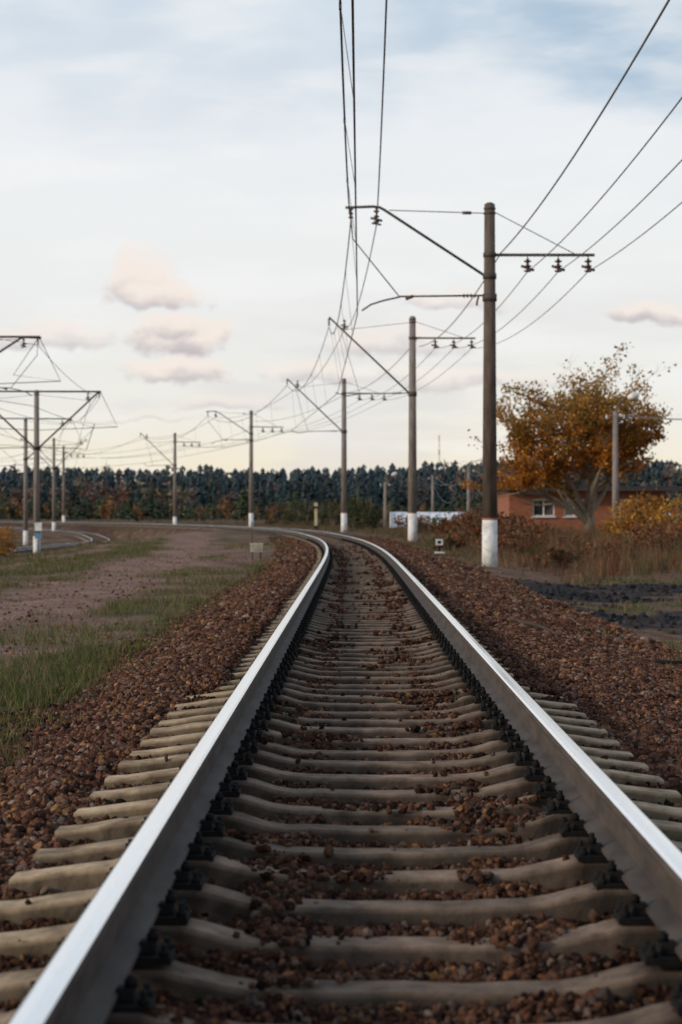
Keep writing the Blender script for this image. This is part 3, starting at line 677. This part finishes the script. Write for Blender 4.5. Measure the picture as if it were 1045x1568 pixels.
def plate():
    x,d=-18.3,118.4; z=float(terr(x,d)); r=empty('warning_sign'); mb=MB(); mb.tube([(x,d,z-.1),(x,d,z+2.2)],.04,8,2); mb.box((x,d-.06,z+1.3),(.42,.03,.34),0,0); mb.box((x,d-.06,z+1.85),(.42,.03,.5),0,1); mb.build('plates',[M_blue,M_white,M_metal],r)
plate()
mb=MB(); pts=[]
for i in range(16):
    t=i/15; x=3.0+1.9*t; y=18.6-1.6*t+.15*math.sin(t*7); pts.append((x,y,float(terr(x,y))+.03))
mb.tube(pts,.022,8); mb.build('black_cable_hose',[M_black])
mb=MB(); pts=[]
for i in range(8):
    t=i/7; x=1.95+.45*t; y=21.5-.8*t; pts.append((x,y,float(terr(x,y))+.05+.02*math.sin(t*5)))
mb.tube(pts,[.02,.022,.02,.018,.018,.015,.012,.01],7); mb.build('fallen_stick',[mat('stick_bark',(.06,.045,.035),.9)])
# ---------------------------------------------------------------- light
sun_dir=Vector((-.86,-.38,.34)).normalized()
sd_=bpy.data.lights.new('sun','SUN'); sd_.energy=2.4; sd_.angle=math.radians(6); sd_.color=(1,.85,.66)
so=bpy.data.objects.new('sun',sd_); sc.collection.objects.link(so); so.rotation_euler=(-sun_dir).to_track_quat('-Z','Y').to_euler()
w=bpy.data.worlds.new('World'); sc.world=w; w.use_nodes=True; nt=w.node_tree; N=nt.nodes; L=nt.links
for n_ in list(N): N.remove(n_)
out=N.new('ShaderNodeOutputWorld'); sky=N.new('ShaderNodeTexSky'); sky.sky_type='NISHITA'; sky.sun_disc=False
sky.sun_elevation=math.asin(sun_dir.z); sky.sun_rotation=math.atan2(sun_dir.x,sun_dir.y); sky.air_density=1.2; sky.dust_density=1.5
bgA=N.new('ShaderNodeBackground'); L.new(sky.outputs[0],bgA.inputs[0]); bgA.inputs[1].default_value=.1
tc=N.new('ShaderNodeTexCoord'); sp=N.new('ShaderNodeSeparateXYZ'); L.new(tc.outputs['Generated'],sp.inputs[0])
def M(op,a,b=None,c=None):
    n=N.new('ShaderNodeMath'); n.operation=op
    for i,v in enumerate((a,b,c)):
        if v is None: continue
        if isinstance(v,(int,float)): n.inputs[i].default_value=v
        else: L.new(v,n.inputs[i])
    return n.outputs[0]
def MR(v,a,b,c=0,d=1,smooth=True):
    n=N.new('ShaderNodeMapRange'); n.interpolation_type='SMOOTHSTEP' if smooth else 'LINEAR'; L.new(v,n.inputs[0])
    for i,q in zip((1,2,3,4),(a,b,c,d)): n.inputs[i].default_value=q
    return n.outputs[0]
def MX(f,a,b):
    n=N.new('ShaderNodeMix'); n.data_type='RGBA'
    if isinstance(f,(int,float)): n.inputs[0].default_value=f
    else: L.new(f,n.inputs[0])
    for i,v in((6,a),(7,b)):
        if isinstance(v,tuple): n.inputs[i].default_value=(*v,1)
        else: L.new(v,n.inputs[i])
    return n.outputs[2]
def NZ(vec,s,det=5,off=0,rough=.5):
    n=N.new('ShaderNodeTexNoise'); n.noise_dimensions='2D'; n.inputs['Scale'].default_value=s; n.inputs['Detail'].default_value=det; n.inputs['Roughness'].default_value=rough
    if off:
        v=N.new('ShaderNodeVectorMath'); v.inputs[1].default_value=(off,off*.7,off*.3); L.new(vec,v.inputs[0]); vec=v.outputs[0]
    L.new(vec,n.inputs['Vector']); return n.outputs['Fac']
az=M('ARCTAN2',sp.outputs[0],sp.outputs[1]); el=M('ARCSINE',sp.outputs[2])
def CV(sx,sy):
    n=N.new('ShaderNodeCombineXYZ'); L.new(M('MULTIPLY',az,sx),n.inputs[0]); L.new(M('MULTIPLY',el,sy),n.inputs[1]); return n.outputs[0]
r=N.new('ShaderNodeValToRGB'); L.new(MR(el,-.02,.5,0,1,False),r.inputs[0]); e=r.color_ramp.elements
def pos_(v): return (v+.02)/.52
st=[(0.0,(.93,.78,.54)),(.027,(.93,.85,.69)),(.05,(.89,.87,.80)),(.09,(.86,.865,.85)),(.15,(.88,.895,.905)),(.20,(.86,.885,.92)),(.26,(.74,.81,.88)),(.5,(.48,.60,.74))]
e[0].position=pos_(0); e[0].color=(*st[0][1],1); e[1].position=1; e[1].color=(*st[-1][1],1)
for p,c in st[1:-1]:
    q=e.new(pos_(p)); q.color=(*c,1)
col_=r.outputs[0]
wisp=NZ(CV(5,14),1.0,5,3.1,.5)
side=MR(az,-.05,.12,.35,1.0)
gap=M('MULTIPLY',M('MULTIPLY',MR(wisp,.62,.40),MR(el,.14,.23,0,1)),side)
col_=MX(M('MULTIPLY',gap,.9),col_,(.40,.54,.69))
w2=NZ(CV(8,34),1.0,5,9.3,.5)
col_=MX(M('MULTIPLY',MR(w2,.45,.7),.5),col_,(.95,.95,.945))
w3=NZ(CV(7,45),1.0,4,21.3,.5)
col_=MX(M('MULTIPLY',M('MULTIPLY',MR(w3,.48,.64),MR(el,.14,.06)),.4),col_,(.72,.70,.71))
n1=NZ(CV(1,1),34,3,1.7); n2=NZ(CV(1,1),34,3,5.9); n3=NZ(CV(1,1.5),70,5,8.8,.55)
azd=M('ADD',az,M('MULTIPLY',M('SUBTRACT',n1,.5),.024)); eld=M('ADD',el,M('MULTIPLY',M('SUBTRACT',n2,.5),.016))
er=M('MULTIPLY',M('SUBTRACT',n3,.5),.70)
puffs=[(218,438,66,62,1),(250,458,70,36,1),(275,522,98,38,.95),(250,505,55,28,.8),(272,572,98,30,.9),(60,522,120,34,.65),(995,487,72,26,.85),(600,530,120,38,.6),(690,462,85,26,.65),(480,572,100,28,.6),(680,580,130,26,.55),(350,622,100,18,.5),(840,580,110,20,.4),(200,640,120,12,.4),(-330,450,160,50,.8),(1500,420,200,60,.8)]
for (px,py,rx,ry,s) in puffs:
    a0=math.atan((px-522.5)/F); e0=(788-py)/F
    du=M('DIVIDE',M('SUBTRACT',azd,a0),rx/F); dv=M('DIVIDE',M('SUBTRACT',eld,e0),ry/F)
    dvv=M('MAXIMUM',dv,M('MULTIPLY',dv,-1.6))
    d=M('ADD',M('SQRT',M('ADD',M('MULTIPLY',du,du),M('MULTIPLY',dvv,dvv))),er)
    mk_=M('MULTIPLY',MR(d,1.12,.55),s)
    cc=MX(MR(M('ADD',dv,er),-.60,.35),(.55,.50,.53),(.95,.85,.78))
    col_=MX(mk_,col_,cc)
bgB=N.new('ShaderNodeBackground'); L.new(col_,bgB.inputs[0]); bgB.inputs[1].default_value=1.0
mx_=N.new('ShaderNodeMixShader'); L.new(MR(el,.25,.6,.95,.6),mx_.inputs[0]); L.new(bgA.outputs[0],mx_.inputs[1]); L.new(bgB.outputs[0],mx_.inputs[2]); L.new(mx_.outputs[0],out.inputs[0])
# ---------------------------------------------------------------- camera
cd_=bpy.data.cameras.new('camera'); co=bpy.data.objects.new('camera',cd_); sc.collection.objects.link(co); sc.camera=co
cd_.sensor_fit='HORIZONTAL'; cd_.sensor_width=24; cd_.lens=24*F/1045; cd_.clip_end=8000; cd_.clip_start=.05
co.location=(0,0,CAMZ); co.rotation_euler=(math.radians(90)+math.atan(4/F),0,0)
cd_.dof.use_dof=True; cd_.dof.focus_distance=13; cd_.dof.aperture_fstop=4.0
sc.view_settings.view_transform='Standard'; sc.view_settings.look='None'; sc.view_settings.exposure=0
